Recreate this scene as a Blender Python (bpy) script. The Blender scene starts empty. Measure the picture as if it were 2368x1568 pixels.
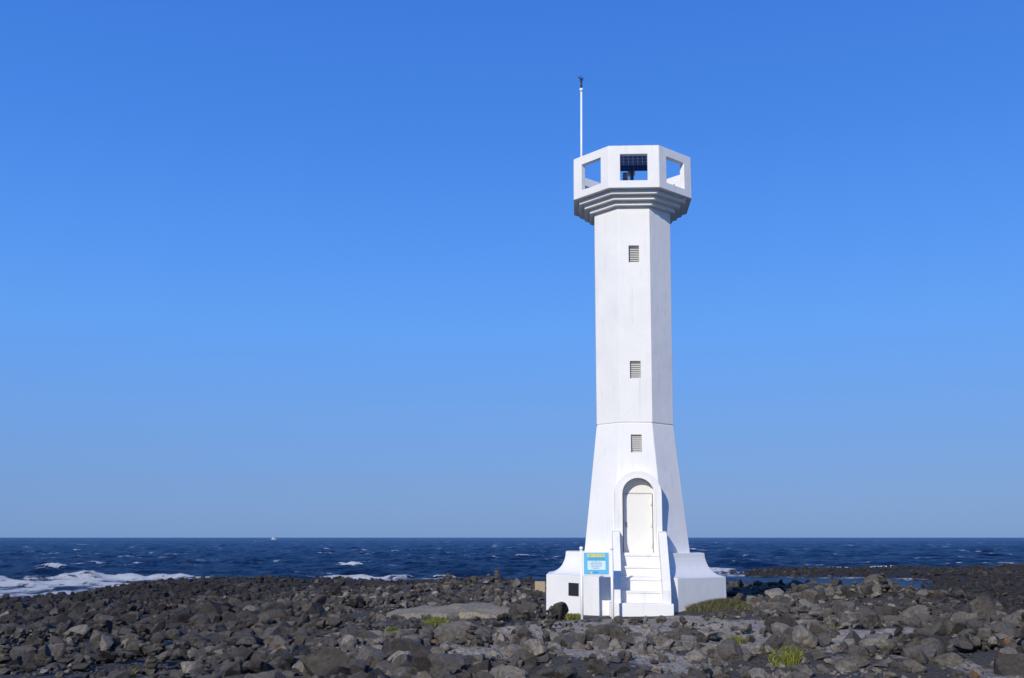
import bpy, bmesh, math, random
import numpy as np
from mathutils import Vector, Matrix
random.seed(7); rng=np.random.default_rng(11)
scene=bpy.context.scene
scene.view_settings.view_transform='Standard'; scene.view_settings.look='None'; scene.view_settings.exposure=0
R=math.radians
# ---------------------------------------------------------------- helpers
def link(o,parent=None):
    scene.collection.objects.link(o)
    if parent: o.parent=parent
    return o
def empty(name,loc=(0,0,0),rot=(0,0,0)):
    e=bpy.data.objects.new(name,None); e.location=loc; e.rotation_euler=rot; e.empty_display_size=.3
    return link(e)
def mesh_obj(name,verts,faces,mat=None,parent=None,smooth=False):
    m=bpy.data.meshes.new(name); m.from_pydata([tuple(v) for v in verts],[],faces); m.update()
    bm=bmesh.new(); bm.from_mesh(m); bmesh.ops.recalc_face_normals(bm,faces=bm.faces); bm.to_mesh(m); bm.free()
    if mat: m.materials.append(mat)
    if smooth: m.shade_smooth()
    o=bpy.data.objects.new(name,m); return link(o,parent)
def box(name,x0,x1,y0,y1,z0,z1,mat=None,parent=None,bev=0.0):
    v=[(x,y,z) for z in (z0,z1) for y in (y0,y1) for x in (x0,x1)]
    f=[(0,1,3,2),(4,6,7,5),(0,4,5,1),(2,3,7,6),(0,2,6,4),(1,5,7,3)]
    o=mesh_obj(name,v,f,mat,parent)
    if bev: bevel(o,bev)
    return o
def bevel(o,w,seg=2):
    b=o.modifiers.new('bev','BEVEL'); b.width=w; b.segments=seg; b.limit_method='ANGLE'; b.angle_limit=R(25); b.harden_normals=False
def octo(a,h): return [(-h,-a),(h,-a),(a,-h),(a,h),(h,a),(-h,a),(-a,h),(-a,-h)]
T8=math.tan(R(22.5))
def loft(name,prof,mat,parent,captop=True,capbot=True,dx=0):
    v=[];f=[]
    for p in prof:
        z,a=p[0],p[1]; h=p[2] if len(p)>2 else a*T8
        v+=[(x+dx,y,z) for x,y in octo(a,h)]
    n=len(prof)
    for i in range(n-1):
        for j in range(8):
            k=(j+1)%8; f.append((i*8+j,i*8+k,(i+1)*8+k,(i+1)*8+j))
    if capbot: f.append(tuple(range(7,-1,-1)))
    if captop: f.append(tuple(range((n-1)*8,n*8)))
    return mesh_obj(name,v,f,mat,parent)
def prism_xz(name,pts,y0,y1,mat,parent):
    n=len(pts); v=[(x,y0,z) for x,z in pts]+[(x,y1,z) for x,z in pts]
    f=[tuple(range(n)),tuple(range(2*n-1,n-1,-1))]+[(i,(i+1)%n,n+(i+1)%n,n+i) for i in range(n)]
    return mesh_obj(name,v,f,mat,parent)
def prism_yz(name,pts,x0,x1,mat,parent):
    n=len(pts); v=[(x0,y,z) for y,z in pts]+[(x1,y,z) for y,z in pts]
    f=[tuple(range(n)),tuple(range(2*n-1,n-1,-1))]+[(i,(i+1)%n,n+(i+1)%n,n+i) for i in range(n)]
    return mesh_obj(name,v,f,mat,parent)
def cyl(name,p0,p1,r,mat,parent,n=16,r2=None):
    p0=Vector(p0);p1=Vector(p1);d=(p1-p0); q=d.to_track_quat('Z','Y'); r2=r if r2 is None else r2
    v=[];
    for t,rr in ((0,r),(1,r2)):
        for i in range(n):
            a=2*math.pi*i/n; v.append(p0+d*t+q@Vector((rr*math.cos(a),rr*math.sin(a),0)))
    f=[(i,(i+1)%n,n+(i+1)%n,n+i) for i in range(n)]+[tuple(range(n-1,-1,-1)),tuple(range(n,2*n))]
    o=mesh_obj(name,v,f,mat,parent)
    for i,p in enumerate(o.data.polygons): p.use_smooth= len(p.vertices)==4
    return o
def cut(obj,cutter,op='DIFFERENCE'):
    m=obj.modifiers.new('b','BOOLEAN'); m.object=cutter; m.operation=op; m.solver='EXACT'
    dg=bpy.context.evaluated_depsgraph_get(); dg.update()
    me=bpy.data.meshes.new_from_object(obj.evaluated_get(dg)); obj.modifiers.remove(m)
    old=obj.data; obj.data=me; bpy.data.objects.remove(cutter,do_unlink=True)
# ---------------------------------------------------------------- node helpers
class NT:
    def __init__(s,name):
        s.m=bpy.data.materials.new(name); s.m.use_nodes=True; s.t=s.m.node_tree; s.b=s.t.nodes['Principled BSDF']
        s.tc=s.t.nodes.new('ShaderNodeTexCoord')
    def n(s,ty,**k):
        o=s.t.nodes.new(ty)
        for a,b in k.items(): setattr(o,a,b)
        return o
    def l(s,a,b): s.t.links.new(a,b)
    def noise(s,scale,detail=4,rough=.55,vec=None,coord='Object'):
        o=s.n('ShaderNodeTexNoise'); o.inputs['Scale'].default_value=scale; o.inputs['Detail'].default_value=detail; o.inputs['Roughness'].default_value=rough
        s.l(vec if vec is not None else s.tc.outputs[coord],o.inputs['Vector']); return o.outputs['Fac']
    def ramp(s,fac,stops,interp='LINEAR'):
        o=s.n('ShaderNodeValToRGB'); o.color_ramp.interpolation=interp; e=o.color_ramp.elements
        while len(e)<len(stops): e.new(.5)
        for i,(p,c) in enumerate(stops):
            e[i].position=p; e[i].color=(c if len(c)==4 else (*c,1)) if hasattr(c,'__len__') else (c,c,c,1)
        s.l(fac,o.inputs[0]); return o.outputs[0]
    def mix(s,fac,a,b,mode='MIX'):
        o=s.n('ShaderNodeMix',data_type='RGBA',blend_type=mode)
        for v,i in ((fac,0),(a,6),(b,7)):
            if isinstance(v,bpy.types.NodeSocket): s.l(v,o.inputs[i])
            elif i==0: o.inputs[0].default_value=v
            else: o.inputs[i].default_value=(*v,1)
        return o.outputs[2]
    def math(s,op,a,b=None,clamp=False):
        o=s.n('ShaderNodeMath',operation=op); o.use_clamp=clamp
        for v,i in ((a,0),(b,1)):
            if v is None: continue
            if isinstance(v,bpy.types.NodeSocket): s.l(v,o.inputs[i])
            else: o.inputs[i].default_value=v
        return o.outputs[0]
    def bump(s,h,strength=.3,dist=.02,prev=None):
        o=s.n('ShaderNodeBump'); o.inputs['Strength'].default_value=strength; o.inputs['Distance'].default_value=dist
        s.l(h,o.inputs['Height'])
        if prev is not None: s.l(prev,o.inputs['Normal'])
        return o.outputs[0]
    def attr(s,name):
        o=s.n('ShaderNodeAttribute'); o.attribute_name=name; return o.outputs['Fac']
    def mapping(s,scale,coord='Object'):
        o=s.n('ShaderNodeMapping'); o.inputs['Scale'].default_value=scale; s.l(s.tc.outputs[coord],o.inputs['Vector']); return o.outputs[0]
    def base(s,c):
        if isinstance(c,bpy.types.NodeSocket): s.l(c,s.b.inputs['Base Color'])
        else: s.b.inputs['Base Color'].default_value=(*c,1)
    def rough(s,v): s.b.inputs['Roughness'].default_value=v
    def normal(s,x): s.l(x,s.b.inputs['Normal'])
def plain(name,c,rough=.6,metal=0,noise=0.12,scale=20):
    k=NT(name); f=k.noise(scale,4); d=tuple(x*(1-noise) for x in c)
    k.base(k.mix(f,d,tuple(min(1,x*(1+noise)) for x in c))); k.rough(rough); k.b.inputs['Metallic'].default_value=metal; return k.m
# white painted render
k=NT('white_paint')
big=k.noise(.9,5,.6); st=k.noise(2.2,6,.65,vec=k.mapping((3.5,3.5,.35)))
c=k.mix(k.ramp(big,[(.35,0),(.7,1)]),(.79,.775,.735),(.72,.71,.68))
c=k.mix(k.ramp(st,[(.56,0),(.78,.55)]),c,(.50,.485,.44))
sp=k.noise(26,3,.6); c=k.mix(k.ramp(sp,[(.66,0),(.73,.5)]),c,(.43,.42,.38))
k.base(c); k.rough(.62); k.b.inputs['Specular IOR Level'].default_value=.3
b1=k.bump(k.noise(3,3,.5),.28,.03); b2=k.bump(k.noise(45,4,.6),.3,.006,b1); k.normal(b2); WHITE=k.m
WDOOR=plain('door_paint',(.73,.715,.66),.45,0,.04,6)
GAP=plain('dark_gap',(.13,.13,.13),.8)
LOUV=plain('louvre_metal',(.58,.57,.53),.5,0,.15,30)
METAL=plain('grey_metal',(.18,.18,.18),.5,.3)
BLACK=plain('black_metal',(.02,.02,.022),.5)
POLE=plain('white_pole',(.8,.8,.77),.4,0,.04)
# ---------------------------------------------------------------- camera
F=2300/2368*36
cam=bpy.data.cameras.new('camera'); co=bpy.data.objects.new('camera',cam); link(co); scene.camera=co
cam.sensor_width=36; cam.lens=F; cam.clip_end=60000; cam.clip_start=.1
PITCH=math.atan(459/2300)
co.location=(0,0,1.8); co.rotation_euler=(R(90)+PITCH,0,0)
# ---------------------------------------------------------------- light
SAZ=R(-26); SEL=R(27)   # sun is behind-left of the camera
sdir=Vector((math.sin(SAZ)*math.cos(SEL),-math.cos(SAZ)*math.cos(SEL),math.sin(SEL)))
sun=bpy.data.lights.new('sun','SUN'); sun.energy=3.8; sun.angle=R(.5); sun.color=(1,.945,.86)
so=bpy.data.objects.new('sun',sun); so.rotation_euler=sdir.to_track_quat('Z','Y').to_euler(); so.location=(-10,-10,20); link(so)
w=bpy.data.worlds.new('World'); scene.world=w; w.use_nodes=True; t=w.node_tree; bg=t.nodes['Background']
sky=t.nodes.new('ShaderNodeTexSky'); sky.sky_type='NISHITA'; sky.sun_disc=False; sky.sun_elevation=SEL
sky.sun_rotation=math.atan2(sdir.x,sdir.y); sky.air_density=1.0; sky.dust_density=.6; sky.ozone_density=2
tc=t.nodes.new('ShaderNodeTexCoord'); sx=t.nodes.new('ShaderNodeSeparateXYZ'); t.links.new(tc.outputs['Generated'],sx.inputs[0])
rp=t.nodes.new('ShaderNodeValToRGB'); t.links.new(sx.outputs['Z'],rp.inputs[0])
def s2l(c): return tuple(((x/255)/12.92 if x/255<=.04045 else ((x/255+.055)/1.055)**2.4) for x in c)
stops=[(0,(110,151,206)),(.045,(107,152,215)),(.11,(104,157,230)),(.2,(93,160,247)),(.29,(79,149,246)),(.38,(67,136,236)),(.5,(58,124,226)),(1,(34,88,190))]
e=rp.color_ramp.elements
while len(e)<len(stops): e.new(.5)
for i,(p,cc) in enumerate(stops): e[i].position=p; e[i].color=(*s2l(cc),1)
vm=t.nodes.new('ShaderNodeVectorMath'); vm.operation='SCALE'; vm.inputs['Scale'].default_value=10; t.links.new(rp.outputs[0],vm.inputs[0])
mx=t.nodes.new('ShaderNodeMix'); mx.data_type='RGBA'; mx.inputs[0].default_value=.88
t.links.new(sky.outputs[0],mx.inputs[6]); t.links.new(vm.outputs[0],mx.inputs[7]); t.links.new(mx.outputs[2],bg.inputs[0]); bg.inputs[1].default_value=.1
# ---------------------------------------------------------------- lighthouse
D=26.1; TX=3.16
LH=empty('lighthouse',(TX,D,0),(0,.011,R(-4)))
shaft=loft('shaft',[(1.30,1.325,.66),(1.44,1.31,.65),(4.635,.985,.985*T8),(4.635,.965,.965*T8),(4.665,.965,.965*T8),(4.665,.985,.985*T8),(10.40,1.015,1.015*T8)],WHITE,LH)
PA=2.2
pp=[(-.5,PA),(.88,PA)]
for i in range(1,9):
    tt=i/8*math.pi/2; pp.append((.88+.56*(1-math.cos(tt)), PA-.48*math.sin(tt)))
pl=loft('plinth',[(z,a) for z,a in pp],WHITE,LH,dx=-.06); bevel(pl,.012)
def arch(hw,z0,zt,n=20):
    zs=zt-hw; return [(-hw,z0),(hw,z0)]+[(hw*math.cos(math.pi*i/n),zs+hw*math.sin(math.pi*i/n)) for i in range(n+1)]
porch=prism_xz('porch',arch(.575,1.0,3.41),-1.5,-.95,WHITE,LH)
cut(porch,prism_xz('c',arch(.40,1.41,3.25),-2,-1.2,None,LH))
cut(shaft,prism_xz('c',arch(.45,1.36,3.31),-2,-1.05,None,LH))
ins=prism_xz('arch_trim',arch(.43,1.413,3.285),-1.512,-1.45,WHITE,LH)
cut(ins,prism_xz('c',arch(.385,1.0,3.235),-2,-1,None,LH))
for z in (9.08,6.01,4.12):
    cut(shaft,box('c',-.135,.135,-1.4,-.86 if z>5 else -.90,z-.225,z+.225,None,LH))
bevel(shaft,.012); bevel(porch,.01)
for z in (9.08,6.01,4.12):
    yb=-.87 if z>5 else -.905
    v=[];f=[]
    n=9
    for i in range(n):
        z0=z-.22+i*.44/n; a=len(v)
        v+=[(-.133,yb-.055,z0+.004),(.133,yb-.055,z0+.004),(.133,yb-.003,z0+.052),(-.133,yb-.003,z0+.052),(-.133,yb-.055,z0+.012),(.133,yb-.055,z0+.012),(.133,yb-.003,z0+.060),(-.133,yb-.003,z0+.060)]
        f+=[(a,a+1,a+2,a+3),(a+4,a+7,a+6,a+5),(a,a+4,a+5,a+1),(a+3,a+2,a+6,a+7),(a,a+3,a+7,a+4),(a+1,a+5,a+6,a+2)]
    mesh_obj('vent_louvres',v,f,LOUV,LH)
    box('vent_back',-.134,.134,yb-.002,yb+.03,z-.224,z+.224,GAP,LH)
# door
box('door_gap',-.375,.375,-1.206,-1.19,1.42,2.865,GAP,LH)
box('door',-.355,.355,-1.232,-1.195,1.43,2.85,WDOOR,LH,.006)
prism_xz('lunette',[(x*.93,z) for x,z in arch(.385,2.885,3.225)],-1.225,-1.19,WDOOR,LH)
for z in (1.6,2.62,2.1): cyl('hinge',(.33,-1.245,z-.05),(.33,-1.245,z+.05),.011,WDOOR,LH,10)
box('door_handle',-.30,-.27,-1.262,-1.23,2.05,2.17,METAL,LH,.004)
# stairs
pts=[(-1.3,-.4),(-2.52,-.4)]
pts+=[(-2.52,.59),(-2.26,.59),(-2.26,.86),(-2.01,.86),(-2.01,1.13),(-1.76,1.13),(-1.76,1.407),(-1.3,1.407)]
o=prism_yz('steps',pts,-.47,.47,WHITE,LH); bevel(o,.02)
for yq,zq in ((-2.52,.59),(-2.26,.86),(-2.01,1.13),(-1.76,1.407)): box('step_nosing',-.462,.462,yq-.02,yq+.05,zq-.045,zq+.003,WHITE,LH,.006)
o=box('bottom_step',-.74,.70,-2.80,-2.0,-.4,.33,WHITE,LH,.015)
for s,x0,x1 in (('stair_wall_a',-.64,-.465),('stair_wall_b',.465,.655)):
    o=prism_yz(s,[(-1.35,.2),(-2.70,.2),(-2.70,.62),(-2.60,.85),(-1.72,1.93),(-1.50,1.96),(-1.35,1.96)],x0,x1,WHITE,LH); bevel(o,.012)
# cornice
loft_c=loft('cornice',[(10.37,1.0),(10.37,1.14),(10.48,1.14),(10.48,1.28),(10.59,1.28),(10.59,1.42),(10.698,1.42),(10.698,1.40),(10.74,1.40)],WHITE,LH); bevel(loft_c,.008)
# gallery walls with openings
AO,AI=1.575,1.43; z0,z1,zz0,zz1=10.70,11.86,10.90,11.62; hw=.355
Vv=[];Ff=[]
def addq(a,b,c,d):
    i=len(Vv); Vv.extend([a,b,c,d]); Ff.append((i,i+1,i+2,i+3))
Oo=octo(AO,AO*T8); Oi=octo(AI,AI*T8)
for i in range(8):
    j=(i+1)%8
    def ring(P):
        a=Vector((*P[i],0)); b=Vector((*P[j],0)); m=(a+b)/2; d=(b-a).normalized()
        return a,b,m-d*hw,m+d*hw
    quads=[]; pt=lambda u,z:(u.x,u.y,z)
    for P in (Oo,Oi):
        a,b,p,q=ring(P)
        for x in [(pt(a,z0),pt(b,z0),pt(q,zz0),pt(p,zz0)),(pt(b,z0),pt(b,z1),pt(q,zz1),pt(q,zz0)),(pt(b,z1),pt(a,z1),pt(p,zz1),pt(q,zz1)),(pt(a,z1),pt(a,z0),pt(p,zz0),pt(p,zz1))]: addq(*x)
        quads.append((a,b,p,q))
    (a,b,p,q),(a2,b2,p2,q2)=quads
    addq(pt(a,z1),pt(b,z1),pt(b2,z1),pt(a2,z1)); addq(pt(a,z0),pt(b,z0),pt(b2,z0),pt(a2,z0))
    addq(pt(p,zz0),pt(q,zz0),pt(q2,zz0),pt(p2,zz0)); addq(pt(p,zz1),pt(q,zz1),pt(q2,zz1),pt(p2,zz1))
    addq(pt(p,zz0),pt(p,zz1),pt(p2,zz1),pt(p2,zz0)); addq(pt(q,zz0),pt(q,zz1),pt(q2,zz1),pt(q2,zz0))
g=mesh_obj('gallery_wall',Vv,Ff,WHITE,LH)
bm=bmesh.new(); bm.from_mesh(g.data); bmesh.ops.remove_doubles(bm,verts=bm.verts,dist=1e-4); bmesh.ops.recalc_face_normals(bm,faces=bm.faces); bm.to_mesh(g.data); bm.free(); bevel(g,.012)
# solar panel
k=NT('solar_cells'); br=k.n('ShaderNodeTexBrick'); br.offset=0; br.inputs['Scale'].default_value=1; br.inputs['Brick Width'].default_value=.125; br.inputs['Row Height'].default_value=.125
br.inputs['Mortar Size'].default_value=.004; br.inputs['Color1'].default_value=(.006,.010,.03,1); br.inputs['Color2'].default_value=(.008,.014,.04,1); br.inputs['Mortar'].default_value=(.10,.13,.2,1)
k.l(k.tc.outputs['Object'],br.inputs['Vector']); k.base(br.outputs[0]); k.rough(.3)
SP=k.m
pe=box('solar_panel',-.5,.5,-.34,.34,-.02,.0,BLACK,LH); pe.location=(.02,-.85,11.68); pe.rotation_euler=(R(62),0,0)
pc=box('solar_cells',-.485,.485,-.325,.325,.001,.006,SP,LH); pc.location=pe.location; pc.rotation_euler=pe.rotation_euler
cyl('lantern_post',(0,-.55,10.7),(0,-.55,11.6),.05,METAL,LH); box('battery_box',-.22,-.02,-.95,-.7,10.74,11.08,BLACK,LH,.02)
cyl('lantern_base',(-.2,-1.02,11.1),(-.2,-1.02,11.3),.07,METAL,LH)
cyl('lantern',(.0,-.2,11.55),(0,-.2,11.78),.10,METAL,LH)
# aerial / lightning rod
ax,ay=-1.36,-.35
cyl('mast',(ax,ay,10.9),(ax,ay,14.0),.034,POLE,LH,16,.028); cyl('mast_collar',(ax,ay,13.98),(ax,ay,14.06),.05,POLE,LH)
cyl('rod_tip',(ax,ay,14.06),(ax,ay,14.32),.026,BLACK,LH)
for i in range(26):
    a=random.uniform(0,6.28); el=random.uniform(-.1,1.4); L=random.uniform(.1,.17)
    cyl('rod_bristle',(ax,ay,14.32),(ax+L*math.cos(a)*math.cos(el),ay+L*math.sin(a)*math.cos(el),14.32+L*math.sin(el)),.0035,BLACK,LH,5,.002)
box('mast_bracket',ax-.05,ax+.09,ay-.05,ay+.05,11.2,11.26,METAL,LH); box('mast_bracket',ax-.05,ax+.09,ay-.05,ay+.05,11.7,11.76,METAL,LH)
# plaque on left diagonal plinth face
k=NT('plaque_stone'); br=k.n('ShaderNodeTexBrick'); br.offset=.3; br.inputs['Scale'].default_value=1; br.inputs['Brick Width'].default_value=.03; br.inputs['Row Height'].default_value=.035
br.inputs['Mortar Size'].default_value=.008; br.inputs['Color1'].default_value=(.03,.03,.032,1); br.inputs['Color2'].default_value=(.06,.06,.06,1); br.inputs['Mortar'].default_value=(.012,.012,.014,1)
k.l(k.tc.outputs['Object'],br.inputs['Vector']); k.base(br.outputs[0]); k.rough(.35)
pq=box('plaque',-.17,.17,-.15,.15,-.02,.015,k.m,LH)
nx=-math.sqrt(.5); mid=Vector((-(PA+PA*T8)/2-.06,-(PA+PA*T8)/2,.56))
tang=Vector((math.sqrt(.5),-math.sqrt(.5),0))
pq.matrix_local=Matrix.Translation(mid+tang*.06)@Matrix(((tang.x,0,nx,0),(tang.y,0,nx,0),(0,1,0,0),(0,0,0,1)))
# ---------------------------------------------------------------- info sign
SG=empty('information_sign',(1.90,22.9,0.0),(0,0,R(-5)))
for x in (-.34,.34):
    cyl('post',(x,0,-.3),(x,0,1.52),.032,POLE,SG)
    bpy.ops.mesh.primitive_uv_sphere_add(segments=16,ring_count=10,radius=.045,location=(x,0,1.56)); s=bpy.context.object; s.name='finial'; s.data.materials.append(POLE); s.parent=SG; s.data.shade_smooth()
SB=plain('sign_blue',(.12,.45,.68),.4,0,.06,3); SY=plain('sign_yellow',(.80,.72,.12),.4,0,.03); SW=plain('sign_white',(.62,.78,.84),.4,0,.03); SI=plain('sign_ink',(.03,.10,.30),.5); SR=plain('sign_green',(.05,.3,.4),.5)
box('board_frame',-.312,.300,-.02,.02,.96,1.49,POLE,SG,.006)
box('board',-.285,.272,-.026,-.0205,.99,1.465,SB,SG)
box('header',-.20,.18,-.031,-.0265,1.375,1.435,SY,SG)
box('notice_area',-.20,.20,-.031,-.0265,1.09,1.285,SW,SG)
def text(s,x,z,size,mat,w=None):
    c=bpy.data.curves.new('lettering','FONT'); c.body=s; c.size=size; c.align_x='CENTER'; c.align_y='CENTER'; c.extrude=.0008; c.materials.append(mat)
    o=bpy.data.objects.new('lettering',c); o.location=(x,-.033,z); o.rotation_euler=(R(90),0,0); link(o,SG); return o
text('물놀이 안전 안내문',-.01,1.405,.043,SI)
text('이곳은 수심이 깊고 파도가 높아',0,1.338,.027,SR); text('안전사고 위험이 있으니 주의하시기 바랍니다',0,1.308,.021,SR)
for i,s in enumerate(['1. 음주 후 물놀이 금지','2. 기상특보 발효시 출입금지','3. 어린이는 보호자와 함께','4. 위험지역 출입을 삼가','5. 긴급전화 119']):
    text(s,-.02,1.262-i*.036,.026,SI)
text('제주시',-.02,1.03,.04,SI)
cyl('emblem',(-.12,-.031,1.03),(-.12,-.0265,1.03),.018,SY,SG)
# ---------------------------------------------------------------- noise / terrain
tab=rng.random((256,256))
def vn(x,y):
    xi=np.floor(x).astype(int); yi=np.floor(y).astype(int); fx=x-xi; fy=y-yi; fx=fx*fx*(3-2*fx); fy=fy*fy*(3-2*fy)
    g=lambda a,b: tab[a&255,b&255]
    return (g(xi,yi)*(1-fx)+g(xi+1,yi)*fx)*(1-fy)+(g(xi,yi+1)*(1-fx)+g(xi+1,yi+1)*fx)*fy-.5
def fbm(x,y,o=4,s=1.0):
    r=0;a=1.0
    for i in range(o): r=r+a*vn(x*s+i*17.3,y*s+i*9.1); s*=2.03; a*=.5
    return r
def sstep(a,b,x):
    t=np.clip((x-a)/(b-a),0,1); return t*t*(3-2*t)
POLY=np.array([(-120,26),(-60,38),(-40,41),(-29,45),(-25,49),(-23.5,54),(-24.5,62),(-25.5,70),(-20,73.5),(-14,70.5),(-11,72),(-7.5,67.5),(-4,71),(2,70),(8,68),(13,64),(17.5,60),(23,58),(27,66),(31,78),(27,79),(19,81.5),(18.0,87),(24,91),(30,94),(41,94),(50,99),(130,112),(130,-30),(-120,-30)],float)
def sdist(x,y):
    shp=x.shape; x=x.ravel(); y=y.ravel(); d=np.full(x.shape,1e9); ins=np.zeros(x.shape,bool)
    n=len(POLY)
    for i in range(n):
        a=POLY[i]; b=POLY[(i+1)%n]; e=b-a; L=(e**2).sum()
        tt=np.clip(((x-a[0])*e[0]+(y-a[1])*e[1])/L,0,1); d=np.minimum(d,np.hypot(x-a[0]-tt*e[0],y-a[1]-tt*e[1]))
        c=((a[1]>y)!=(b[1]>y))
        with np.errstate(all='ignore'): xi=a[0]+(y-a[1])*e[0]/(e[1] if e[1]!=0 else 1e-9)
        ins^=(c&(x<xi))
    return np.where(ins,d,-d).reshape(shp)
SEA=-1.2
def gauss(x,y,cx,cy,r,a): return a*np.exp(-((x-cx)**2+(y-cy)**2)/(r*r))
def slabm(x,y): return sstep(1.2,.8,np.hypot((x+1.3)/1.7,(y-25.7)/2.1))
def flatmask(x,y):
    m=sstep(3.6,2.6,np.hypot(x-TX,y-D))
    m=np.maximum(m,sstep(1.25,.8,np.hypot((x-3.2)/1.9,(y-22.0)/1.5)))
    m=np.maximum(m,slabm(x,y))
    m=np.maximum(m,sstep(1.2,.6,np.hypot(x-1.9,y-22.7)))
    return m
def height(x,y):
    s=sdist(x,y)+1.6*fbm(x,y,3,.35)
    h=np.where(s>0, SEA-.05+.3*sstep(0,3,s)+.95*sstep(5,44,s), SEA-.05+.12*np.maximum(s,-20))
    nz=.20*fbm(x,y,4,.22)+.22*fbm(x+40,y+7,3,.75)+.16*fbm(x-9,y+31,2,.55)*sstep(24,19,y)
    nz=nz*sstep(-2,5,s)
    h=h+nz*(1-flatmask(x,y))
    h=h+gauss(x,y,TX,25,7,.10)+gauss(x,y,11.3,40,4.2,.44)+gauss(x,y,11.8,30,2.8,.42)+gauss(x,y,-1.5,45,4,.34)+gauss(x,y,4.85,23.75,.75,.26)
    h=h+gauss(x,y,9,18,3,.12)+gauss(x,y,-1.0,17.5,1.3,.15)-gauss(x,y,-1.5,22.3,2.2,.10)
    h=h-.22*sstep(0,3,x-.40*y)*sstep(18,25,y)*sstep(45,35,y)
    h=h+.18*sstep(.5,3,s)*sstep(72,82,y)*sstep(10,18,x)*(.7+1.2*fbm(x,y,2,.25))
    return h
nx_,ny_=600,500
xs=np.linspace(-75,75,nx_); ys=np.concatenate([np.linspace(-25,12,40,endpoint=False),np.linspace(12,115,ny_-40)])
X,Y=np.meshgrid(xs,ys); Z=height(X,Y)
def grid_mesh(name,X,Y,Z,mat,attrs={}):
    r,c=X.shape; V=np.stack([X,Y,Z],-1).reshape(-1,3).astype(np.float32)
    idx=np.arange(r*c).reshape(r,c); Fq=np.stack([idx[:-1,:-1],idx[:-1,1:],idx[1:,1:],idx[1:,:-1]],-1).reshape(-1,4)
    return np_mesh(name,V,Fq,mat,attrs)
def np_mesh(name,V,Fc,mat,attrs={},smooth=True):
    m=bpy.data.meshes.new(name); k=Fc.shape[1]
    m.vertices.add(len(V)); m.vertices.foreach_set('co',V.astype(np.float32).ravel())
    m.loops.add(Fc.size); m.loops.foreach_set('vertex_index',Fc.astype(np.int32).ravel())
    m.polygons.add(len(Fc)); m.polygons.foreach_set('loop_start',np.arange(0,Fc.size,k,dtype=np.int32))
    m.update(calc_edges=True)
    m.polygons.foreach_set('use_smooth',np.full(len(Fc),smooth))
    for a,v in attrs.items():
        at=m.attributes.new(a,'FLOAT','POINT'); at.data.foreach_set('value',np.asarray(v,np.float32).ravel())
    m.materials.append(mat); m.validate()
    return link(bpy.data.objects.new(name,m))
def sandm(x,y):
    s=.6*sstep(.0,.35,fbm(x+3,y+90,3,.45))*sstep(34,20,y)
    s=np.maximum(s,sstep(1.15,.7,np.hypot((x-2.6)/4.2,(y-18.8)/4.2)+.8*fbm(x,y,3,.8)))
    s=np.maximum(s,sstep(1.2,.5,np.hypot((x+3.0)/1.5,(y-21)/1.2)))
    return s
def wetm(x,y):
    s=sdist(x,y); d=sstep(26,8,s+3*fbm(x,y,3,.3)); d=np.maximum(d,.9*sstep(0,2.5,x-.40*y+2*fbm(x,y,2,.3))*sstep(17,24,y))
    d=np.maximum(d,.7*sstep(-.10,-.32,x/np.maximum(y,1)+.15*fbm(x,y,2,.3))*sstep(16,24,y)); return d*(1-slabm(x,y))
k=NT('shore_ground'); sa=k.attr('sand'); we=k.attr('wet')
n1=k.noise(3,8,.7); n2=k.noise(22,6,.7); vo=k.n('ShaderNodeTexVoronoi'); vo.inputs['Scale'].default_value=16; k.l(k.tc.outputs['Object'],vo.inputs['Vector'])
dark=k.mix(n2,(.020,.017,.014),(.085,.074,.06)); lt=k.mix(n2,(.14,.115,.082),(.54,.46,.35))
peb=k.mix(.5,lt,k.mix(k.math('MULTIPLY',vo.outputs['Color'],1.0),(.05,.045,.036),(.48,.43,.35)),'MIX')
msk=k.math('ADD',sa,k.math('MULTIPLY',k.math('SUBTRACT',n1,.5),1.4)); msk=k.ramp(msk,[(.38,0),(.68,1)])
c=k.mix(msk,dark,peb); c=k.mix(we,c,(.014,.012,.011)); k.base(c); k.rough(.9)
k.normal(k.bump(vo.outputs['Distance'],.9,.05,k.bump(n1,.8,.12))); GROUND=k.m
grid_mesh('ground',X,Y,Z,GROUND,{'sand':sandm(X,Y),'wet':wetm(X,Y)})
# ---------------------------------------------------------------- rocks
def ico(sub):
    bm=bmesh.new(); bmesh.ops.create_icosphere(bm,subdivisions=sub,radius=1); bm.verts.ensure_lookup_table()
    V=np.array([v.co[:] for v in bm.verts]); Fc=np.array([[v.index for v in f.verts] for f in bm.faces]); bm.free(); return V,Fc
NV=24
planes=[]
for v in range(NV):
    n=rng.normal(size=(int(rng.integers(7,12)),3)); n/=np.linalg.norm(n,axis=1)[:,None]; planes.append((n,rng.uniform(.34,.72,len(n)),rng.uniform(0,100,3)))
def rockvar(V,i,rough=.075):
    n,c,o=planes[i]; P=V.copy()
    for _ in range(2):
        for a,b in zip(n,c):
            d=np.maximum(P@a-b,0); P-=d[:,None]*a
    q=P*2.2+o; P*=(1+rough*2*fbm(q[:,0]+q[:,2]*.7,q[:,1]-q[:,2]*.6,3,1.3))[:,None]
    return P/np.abs(P).max()
LODS={s:ico(s) for s in (1,2,3,4)}
VAR={s:[rockvar(LODS[s][0],i) for i in range(NV)] for s in LODS}
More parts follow.
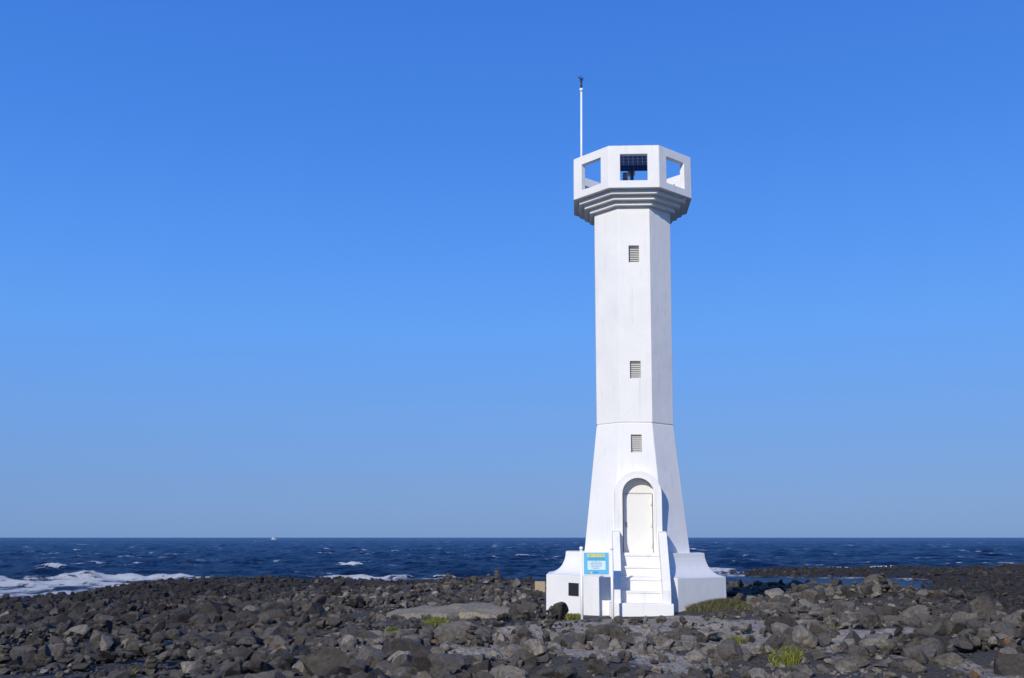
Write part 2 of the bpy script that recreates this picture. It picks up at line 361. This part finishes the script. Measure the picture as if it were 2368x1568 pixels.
def rocks_mesh(name,pos,size,sq,lod,col,wet,mat,flat=False):
    Vs=[];Fs=[];C=[];W=[];off=0
    N=len(pos); var=rng.integers(0,NV,N)
    yaw=rng.uniform(0,2*np.pi,N); tl=rng.normal(0,.33,N)*(0.2 if flat else 1); ta=rng.uniform(0,2*np.pi,N); el=rng.uniform(.55,1.0,N)
    for s in LODS:
        for v in range(NV):
            I=np.where((var==v)&(lod==s))[0]
            if len(I)==0: continue
            P=VAR[s][v]; S=np.stack([size[I],size[I]*el[I],size[I]*sq[I]],-1)
            Q=P[None]*S[:,None,:]
            cz,sz=np.cos(yaw[I])[:,None],np.sin(yaw[I])[:,None]
            x=Q[...,0]*cz-Q[...,1]*sz; y=Q[...,0]*sz+Q[...,1]*cz; z=Q[...,2]
            tx=(np.cos(ta[I])*tl[I])[:,None]; ty=(np.sin(ta[I])*tl[I])[:,None]
            z2=z*np.cos(tx)+x*np.sin(tx); x=x*np.cos(tx)-z*np.sin(tx); z=z2
            z2=z*np.cos(ty)+y*np.sin(ty); y=y*np.cos(ty)-z*np.sin(ty); z=z2
            Q=np.stack([x,y,z],-1)+pos[I][:,None,:]
            nv=P.shape[0]; Vs.append(Q.reshape(-1,3)); Fc=LODS[s][1]
            Fs.append((Fc[None]+(np.arange(len(I))*nv)[:,None,None]+off).reshape(-1,3)); off+=nv*len(I)
            C.append(np.repeat(col[I],nv)); W.append(np.repeat(wet[I],nv))
    o=np_mesh(name,np.concatenate(Vs),np.concatenate(Fs),mat,{'tint':np.concatenate(C),'wet':np.concatenate(W)})
    o.data.set_sharp_from_angle(angle=R(24)); return o
k=NT('basalt_rock'); ti=k.attr('tint'); we=k.attr('wet')
base=k.ramp(ti,[(0,(.024,.021,.018)),(.3,(.060,.052,.043)),(.6,(.125,.110,.090)),(.85,(.23,.205,.168)),(.95,(.36,.32,.26)),(1,(.24,.13,.06))])
n1=k.noise(2.5,6,.65); n2=k.noise(14,6,.75); n3=k.noise(70,3,.6)
c=k.mix(1,base,k.ramp(n2,[(.32,.35),(.68,1.45)]),'MULTIPLY')
c=k.mix(k.ramp(n1,[(.5,0),(.75,.4)]),c,(.24,.21,.165))
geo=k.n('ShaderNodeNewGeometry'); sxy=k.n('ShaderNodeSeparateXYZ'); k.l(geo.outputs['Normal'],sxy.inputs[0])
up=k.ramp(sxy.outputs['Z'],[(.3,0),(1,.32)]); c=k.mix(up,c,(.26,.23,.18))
c=k.mix(k.ramp(k.noise(.9,4,.6),[(.68,0),(.73,.35)]),c,(.26,.14,.05))
c=k.mix(k.math('MULTIPLY',we,.86),c,k.mix(n2,(.007,.006,.006),(.042,.035,.031)))
k.base(c); k.rough(.88); k.b.inputs['Specular IOR Level'].default_value=.25
vo=k.n('ShaderNodeTexVoronoi'); vo.inputs['Scale'].default_value=38; k.l(k.tc.outputs['Object'],vo.inputs['Vector'])
k.normal(k.bump(n3,.6,.012,k.bump(vo.outputs['Distance'],.5,.015,k.bump(n2,1.0,.09)))); ROCK=k.m
def scatter(y0,y1,dens,smin,smax,p,umax=.60):
    A=umax*(y1*y1-y0*y0); N=int(A*dens); yv=np.sqrt(rng.uniform(y0*y0,y1*y1,N)); xv=rng.uniform(-umax,umax,N)*yv
    sz=smin+(smax-smin)*rng.random(N)**p
    return xv,yv,sz
batches=[scatter(11,20,40,.03,.24,2.8),scatter(20,32,20,.045,.27,2.7),scatter(32,60,8.5,.07,.28,2.6),scatter(60,100,4.5,.09,.30,2.2),scatter(11,26,1.0,.20,.42,1.7),scatter(20,45,.4,.22,.42,1.6)]
x=np.concatenate([b[0] for b in batches]); y=np.concatenate([b[1] for b in batches]); sz=np.concatenate([b[2] for b in batches])
reg=np.clip(1.0+1.3*fbm(x+70,y-30,2,.45),.55,1.65); sz=np.where((y<34),np.clip(sz*reg,.03,.48),sz)
N=80; xe=rng.uniform(4.5,10.5,N); ye=rng.uniform(14,21,N); se=rng.uniform(.22,.44,N); x=np.append(x,xe); y=np.append(y,ye); sz=np.append(sz,se)
near=(np.hypot((x-3.2)/3.0,(y-20.8)/2.6)<1)|(np.hypot((x+1.3)/2.6,(y-22)/2.3)<1); sz=np.where(near,np.minimum(sz,.04+.11*rng.random(len(x))),sz)
sd=sdist(x,y); fm=flatmask(x,y)
keep=(sd>-1.5)&((fm<.4)|((sz<.09)&(rng.random(len(x))<.25)))
sm=sandm(x,y); keep&=~((sm>.5)&(rng.random(len(x))<.55)&(sz<.22))
keep&=np.hypot(x-TX,y-D)>2.55+sz
keep&=~((np.abs(x-3.2)<.9+sz)&(y>22.9-sz)&(y<26))
keep&=~((np.hypot(x-1.9,y-22.7)<.5+sz))
x,y,sz=x[keep],y[keep],sz[keep]; sd=sd[keep]
h=height(x,y)
sq=rng.uniform(.40,.82,len(x))
heap=np.maximum(0,fbm(x+11,y-5,3,.6))*.45*rng.random(len(x))*(sz<.25)*(sd>3)*sstep(60,30,y)
z=h+sz*sq*rng.uniform(-.1,.6,len(x))+heap*(1-flatmask(x,y))
tint=np.clip(rng.beta(2,2.8,len(x))+.45*fbm(x,y,2,.3)+.16*(x>-3)*(y<24)+.12*(sz<.08),0,.93); r=rng.random(len(x)); tint=np.where(r>.995,1,np.where(r>.965,.95,tint))
wt=np.clip(wetm(x,y)+rng.normal(0,.14,len(x)),0,1); wt=np.where((sz>.1)|(y>30),wt,wt*.85)
lod=np.where(sz/y>.014,4,np.where(sz/y>.0065,3,np.where((sz/y>.0032),2,1)))
rocks_mesh('basalt_rocks',np.stack([x,y,z],-1),sz,sq,lod,tint,wt,ROCK)
# cairns
def px2w(px,d): return (px-1184)/2300*d*.985, d
cairns=[(1150,44,6,.24),(1130,46,4,.22),(1040,42,5,.25),(2015,31,7,.18),(2030,30,6,.2),(1965,34,6,.2),(2095,27,7,.21),(2120,25,5,.2),(2075,15.4,5,.13),(2060,16.5,4,.13),(372,15.2,6,.13),(340,17.5,5,.14),(45,15,6,.14),(20,17,5,.15),(1800,40,4,.2),(505,16,4,.12),(700,24,5,.16),(1095,17,5,.17),(2140,22,5,.2),(2230,16,4,.16),(860,22,4,.14),(210,24,4,.17),(1270,20,4,.14)]
for px,d,n,r0 in cairns:
    cx,cy=px2w(px,d); zz=float(height(np.array([cx]),np.array([cy]))[0])+.05; P=[];S=[];Q=[]
    for i in range(n):
        r=r0*(1-.72*i/n)*random.uniform(.8,1.2); q=random.uniform(.38,.6); P.append((cx+random.uniform(-.2,.2)*r,cy+random.uniform(-.2,.2)*r,zz+r*q*.7)); zz+=r*q*1.15; S.append(r); Q.append(q)
    for i in range(9):
        a=random.uniform(0,6.28); rr=r0*random.uniform(.8,1.7); ex,ey=cx+rr*math.cos(a),cy+rr*math.sin(a)
        P.append((ex,ey,float(height(np.array([ex]),np.array([ey]))[0])+.08)); S.append(r0*random.uniform(.35,.7)); Q.append(.6)
    n2_=len(P); rocks_mesh('stone_cairn',np.array(P),np.array(S),np.array(Q),np.full(n2_,3 if d<24 else 2),np.clip(rng.beta(2.6,2.6,n2_),0,.85),np.full(n2_,.25),ROCK,True)
# ---------------------------------------------------------------- slabs
k=NT('weathered_concrete'); n1=k.noise(1.6,8,.65); n2=k.noise(18,6,.7)
c=k.mix(n1,(.19,.16,.105),(.42,.355,.25)); c=k.mix(k.ramp(n2,[(.38,.7),(.55,0)]),c,(.08,.07,.055)); k.base(c); k.rough(.9); k.normal(k.bump(n2,.8,.05,k.bump(n1,.9,.2))); CONC=k.m
def slab(name,cx,cy,rx,ry,z,seed,th=.25,bumpy=.14):
    rr=random.Random(seed); n=90; m=14; V=[];Fq=[]
    ph=[rr.uniform(0,6.28) for _ in range(5)]
    for j in range(m):
        t=j/(m-1)
        for i in range(n):
            a=2*math.pi*i/n; e=1+.16*math.sin(2*a+ph[0])+.12*math.sin(3*a+ph[1])+.08*math.sin(7*a+ph[2])+.05*math.sin(15*a+ph[3])
            rad=e*t/((m-2)/(m-1)) if j<m-1 else e*1.12
            px,py=cx+rx*rad*math.cos(a),cy+ry*rad*math.sin(a)
            zz=z+bumpy*float(fbm(np.array(px),np.array(py),4,.9))-.09*rad**3 if j<m-1 else z-th
            V.append((px,py,zz))
    for j in range(m-1):
        for i in range(n): Fq.append((j*n+i,j*n+(i+1)%n,(j+1)*n+(i+1)%n,(j+1)*n+i))
    o=mesh_obj(name,V,Fq,CONC); bm=bmesh.new(); bm.from_mesh(o.data); bmesh.ops.remove_doubles(bm,verts=bm.verts,dist=.001); bmesh.ops.recalc_face_normals(bm,faces=bm.faces); bm.to_mesh(o.data); bm.free(); o.data.shade_smooth(); o.data.set_sharp_from_angle(angle=R(35)); return o
slab('concrete_slab',-1.25,26.0,1.45,1.7,.10,3,bumpy=.2); slab('concrete_slab',3.2,22.1,1.6,.95,.07,9,bumpy=.12)
bx,by=px2w(1248,40); bo=box('concrete_block',-.2,.2,-.2,.2,-.3,.42,CONC,None,.02); bo.location=(bx,by,float(height(np.array([bx]),np.array([by]))[0])+.14)
k=NT('block_stone'); c=k.mix(k.noise(6,5,.6),(.30,.24,.14),(.42,.34,.21)); k.base(c); k.rough(.9); bo.data.materials[0]=k.m
# ---------------------------------------------------------------- vegetation
def blades(name,spots,mat):
    V=[];Fc=[];C=[]
    for cx,cy,r,n,L in spots:
        a=rng.uniform(0,2*np.pi,n); rr=r*np.sqrt(rng.random(n)); px=cx+rr*np.cos(a); py=cy+rr*np.sin(a)*.8; h=height(px,py)+.02
        for i in range(n):
            l=L*rng.uniform(.4,1.2); b=rng.uniform(0,6.28); wx,wy=.006*math.cos(b),.006*math.sin(b); lx,ly=rng.normal(0,.6,2)*l
            o=len(V); V+=[(px[i]-wx,py[i]-wy,h[i]-.02),(px[i]+wx,py[i]+wy,h[i]-.02),(px[i]+lx*.4+wx*.8,py[i]+ly*.4+wy*.8,h[i]+l*.6),(px[i]+lx*.4-wx*.8,py[i]+ly*.4-wy*.8,h[i]+l*.6),(px[i]+lx,py[i]+ly,h[i]+l*.95)]
            Fc+=[(o,o+1,o+2),(o,o+2,o+3),(o+3,o+2,o+4)]; c=rng.random(); C+=[c]*5
    return np_mesh(name,np.array(V),np.array(Fc),mat,{'tint':C},False)
k=NT('grass_blade'); k.base(k.ramp(k.attr('tint'),[(0,(.03,.045,.016)),(.5,(.085,.085,.028)),(1,(.19,.15,.07))])); k.rough(.7); GR=k.m
k=NT('succulent_leaf'); k.base(k.ramp(k.attr('tint'),[(0,(.05,.075,.015)),(.6,(.16,.17,.02)),(1,(.30,.28,.04))])); k.rough(.6); GY=k.m
blades('shore_grass',[(4.75,23.6,.75,3800,.10),(5.3,23.4,.4,900,.08),(1.3,24.0,.3,260,.06),(.9,24.4,.25,160,.05)],GR)
sp=[]
for px,d,r in [(1010,22.5,.30),(915,21,.16),(1000,24,.22),(980,20,.12),(1690,17.5,.14),(1800,15,.24),(1815,15.2,.14),(1320,23,.16),(2010,22,.30),(1970,23,.22),(1840,19,.15),(1645,16.5,.09),(325,14.4,.08),(1110,25,.12),(1900,18,.12)]:
    a,b=px2w(px,d); sp.append((a,b,r,int(1800*r),.11))
blades('yellow_green_plants',sp,GY)
# ---------------------------------------------------------------- sea
nr,nc=1300,520
dd=34*(30000/34)**(np.linspace(0,1,nr)**1.25); th=np.linspace(-R(56),R(56),nc)
Dm,Th=np.meshgrid(dd,th,indexing='ij'); X=Dm*np.sin(Th); Y=Dm*np.cos(Th)
spc=np.maximum(np.gradient(dd)[:,None],Dm*(th[1]-th[0])*.6)
Z=np.zeros_like(X)
sdv=np.where(Dm<160,sdist(X,Y),-100)
calm=sstep(2,-14,sdv); pool=np.exp(-(((X-22)/8)**2+((Y-70)/11)**2)*1.0)
for i in range(24):
    lam=1.8*1.12**i*rng.uniform(.9,1.1); a=.0125*lam**.62; dr=rng.normal(0,.75)+.25; kx,ky=math.sin(dr)*2*math.pi/lam,math.cos(dr)*2*math.pi/lam; ph=rng.uniform(0,6.28)
    s=np.sin(kx*X+ky*Y+ph+2.2*vn(X*.06+i,Y*.06)+4*vn(X*.015+i*3,Y*.015)); amp=.4+1.2*(vn(X*.04+i*7,Y*.05)+.5)
    Z+=a*amp*(1-2*np.abs(s)*.9)*sstep(lam*.6,lam*.25,spc)
Z*=(.25+.75*calm)*(1-.85*pool)
foam=np.zeros_like(X)
def breaker(cx,cy,rx,ry,amp,tail=4.0,slope=0):
    global Z,foam
    yc=cy+slope*(X-cx)+2.2*fbm(X+cx,X*0+cy,4,.16); thick=ry*(.55+1.1*(fbm(X-cy,X*0+cx,3,.3)+.5).clip(0,1.5))
    env=np.exp(-np.abs((X-cx)/rx)**3); g=env*np.exp(-((Y-yc)/thick)**2); Z+=amp*g*(1+1.2*fbm(X,Y,3,.6)); foam=np.maximum(foam,g*1.0)
    g2=env*np.where(Y<yc,np.exp(-((Y-yc)/(thick*tail))**2),0)*.72; foam=np.maximum(foam,g2)
breaker(-29,77,7.5,.9,.5,6); breaker(-39,73,6,.8,.35,6); breaker(-33,68,9,.7,.18,6); breaker(-31,61,6,.8,.12,5); breaker(-27,56,4,.6,.08,5)
breaker(-10.5,76.5,4.5,.6,.28,4); breaker(-4,79,2.5,.5,.2,4)
breaker(19.0,93,2.2,.6,.4,5,.6); breaker(36,106,4,.5,.25,4); breaker(28,118,3,.5,.25,3); breaker(56,124,5,.5,.25,3)
breaker(-19,118,2.0,.5,.25,3); breaker(-48,125,4,.6,.3,3)
sh=np.exp(-((sdv+.8)/1.6)**2)*(.5+1.2*fbm(X,Y,3,.14))*(1-.9*pool); foam=np.maximum(foam,np.clip(sh,0,.9))
foam=np.maximum(foam,.38*np.exp(-(((X+31)/9)**2+((Y-64)/8)**2)))
crest=np.clip((Z-.16)*3,0,.6)*(foam<.2)*sstep(900,300,Dm)
k=NT('sea_water'); fo=k.attr('foam'); cr=k.attr('crest')
m1=k.mapping((.7,1.0,1)); n1=k.noise(1.5,10,.82,vec=m1); n2=k.noise(.10,9,.75,vec=m1); n3=k.noise(6,4,.65)
deep=k.mix(k.ramp(n2,[(.40,0),(.62,1)]),(.0010,.007,.032),(.0045,.025,.088))
deep=k.mix(k.ramp(n1,[(.50,0),(.64,.9)]),deep,(.014,.062,.16))
lace=k.ramp(k.noise(.9,10,.8,vec=k.mapping((.6,1,1))),[(.34,0),(.62,1)])
fmk=k.math('SUBTRACT',k.math('MULTIPLY',fo,1.3),lace); fmk=k.ramp(fmk,[(0,0),(.22,1)])
wc=k.noise(.13,10,.78,vec=k.mapping((.55,1.1,1))); wl=k.noise(.02,3,.5); wcm=k.math('ADD',wc,k.math('MULTIPLY',k.math('SUBTRACT',wl,.5),.06))
wcm=k.ramp(k.math('ADD',wcm,k.math('MULTIPLY',cr,.16)),[(.605,0),(.635,.9)])
fa=k.math('MAXIMUM',fmk,wcm)
c=k.mix(fa,deep,(.78,.81,.82)); k.base(c)
k.l(k.math('ADD',k.math('MULTIPLY',fa,.5),.30),k.b.inputs['Roughness']); k.b.inputs['IOR'].default_value=1.33; k.b.inputs['Specular IOR Level'].default_value=.20
k.normal(k.bump(n3,.4,.12,k.bump(n1,1.0,.6,k.bump(fa,.4,.2)))); SEAM=k.m
grid_mesh('sea',X,Y,Z+SEA,SEAM,{'foam':foam,'crest':crest})
# ---------------------------------------------------------------- boat
bd=1450; bx=(655-1184)/2300*bd; BT=empty('fishing_boat',(bx,bd*.98,SEA),(0,0,R(8)))
BW=plain('boat_white',(.50,.50,.48),.5); BG=plain('boat_grey',(.25,.28,.32),.5)
V=[(-4,-1.2,1.1),(3,-1.2,1.3),(5,0,1.9),(3,1.2,1.3),(-4,1.2,1.1),(-3.8,-.8,-.3),(2.5,-.8,-.3),(3.8,0,-.3),(2.5,.8,-.3),(-3.8,.8,-.3)]
mesh_obj('hull',V,[(0,1,2,3,4),(9,8,7,6,5),(0,5,6,1),(1,6,7,2),(2,7,8,3),(3,8,9,4),(4,9,5,0)],BW,BT)
box('cabin',-2.6,.4,-.8,.8,1.15,3.0,BW,BT,.08); box('cabin_windows',-2.4,.43,-.83,.83,2.2,2.6,BG,BT); cyl('boat_mast',(-1,0,2.9),(-1,0,5.2),.09,BG,BT,8); cyl('fore_mast',(2.8,0,1.2),(2.8,0,3.6),.07,BG,BT,8)
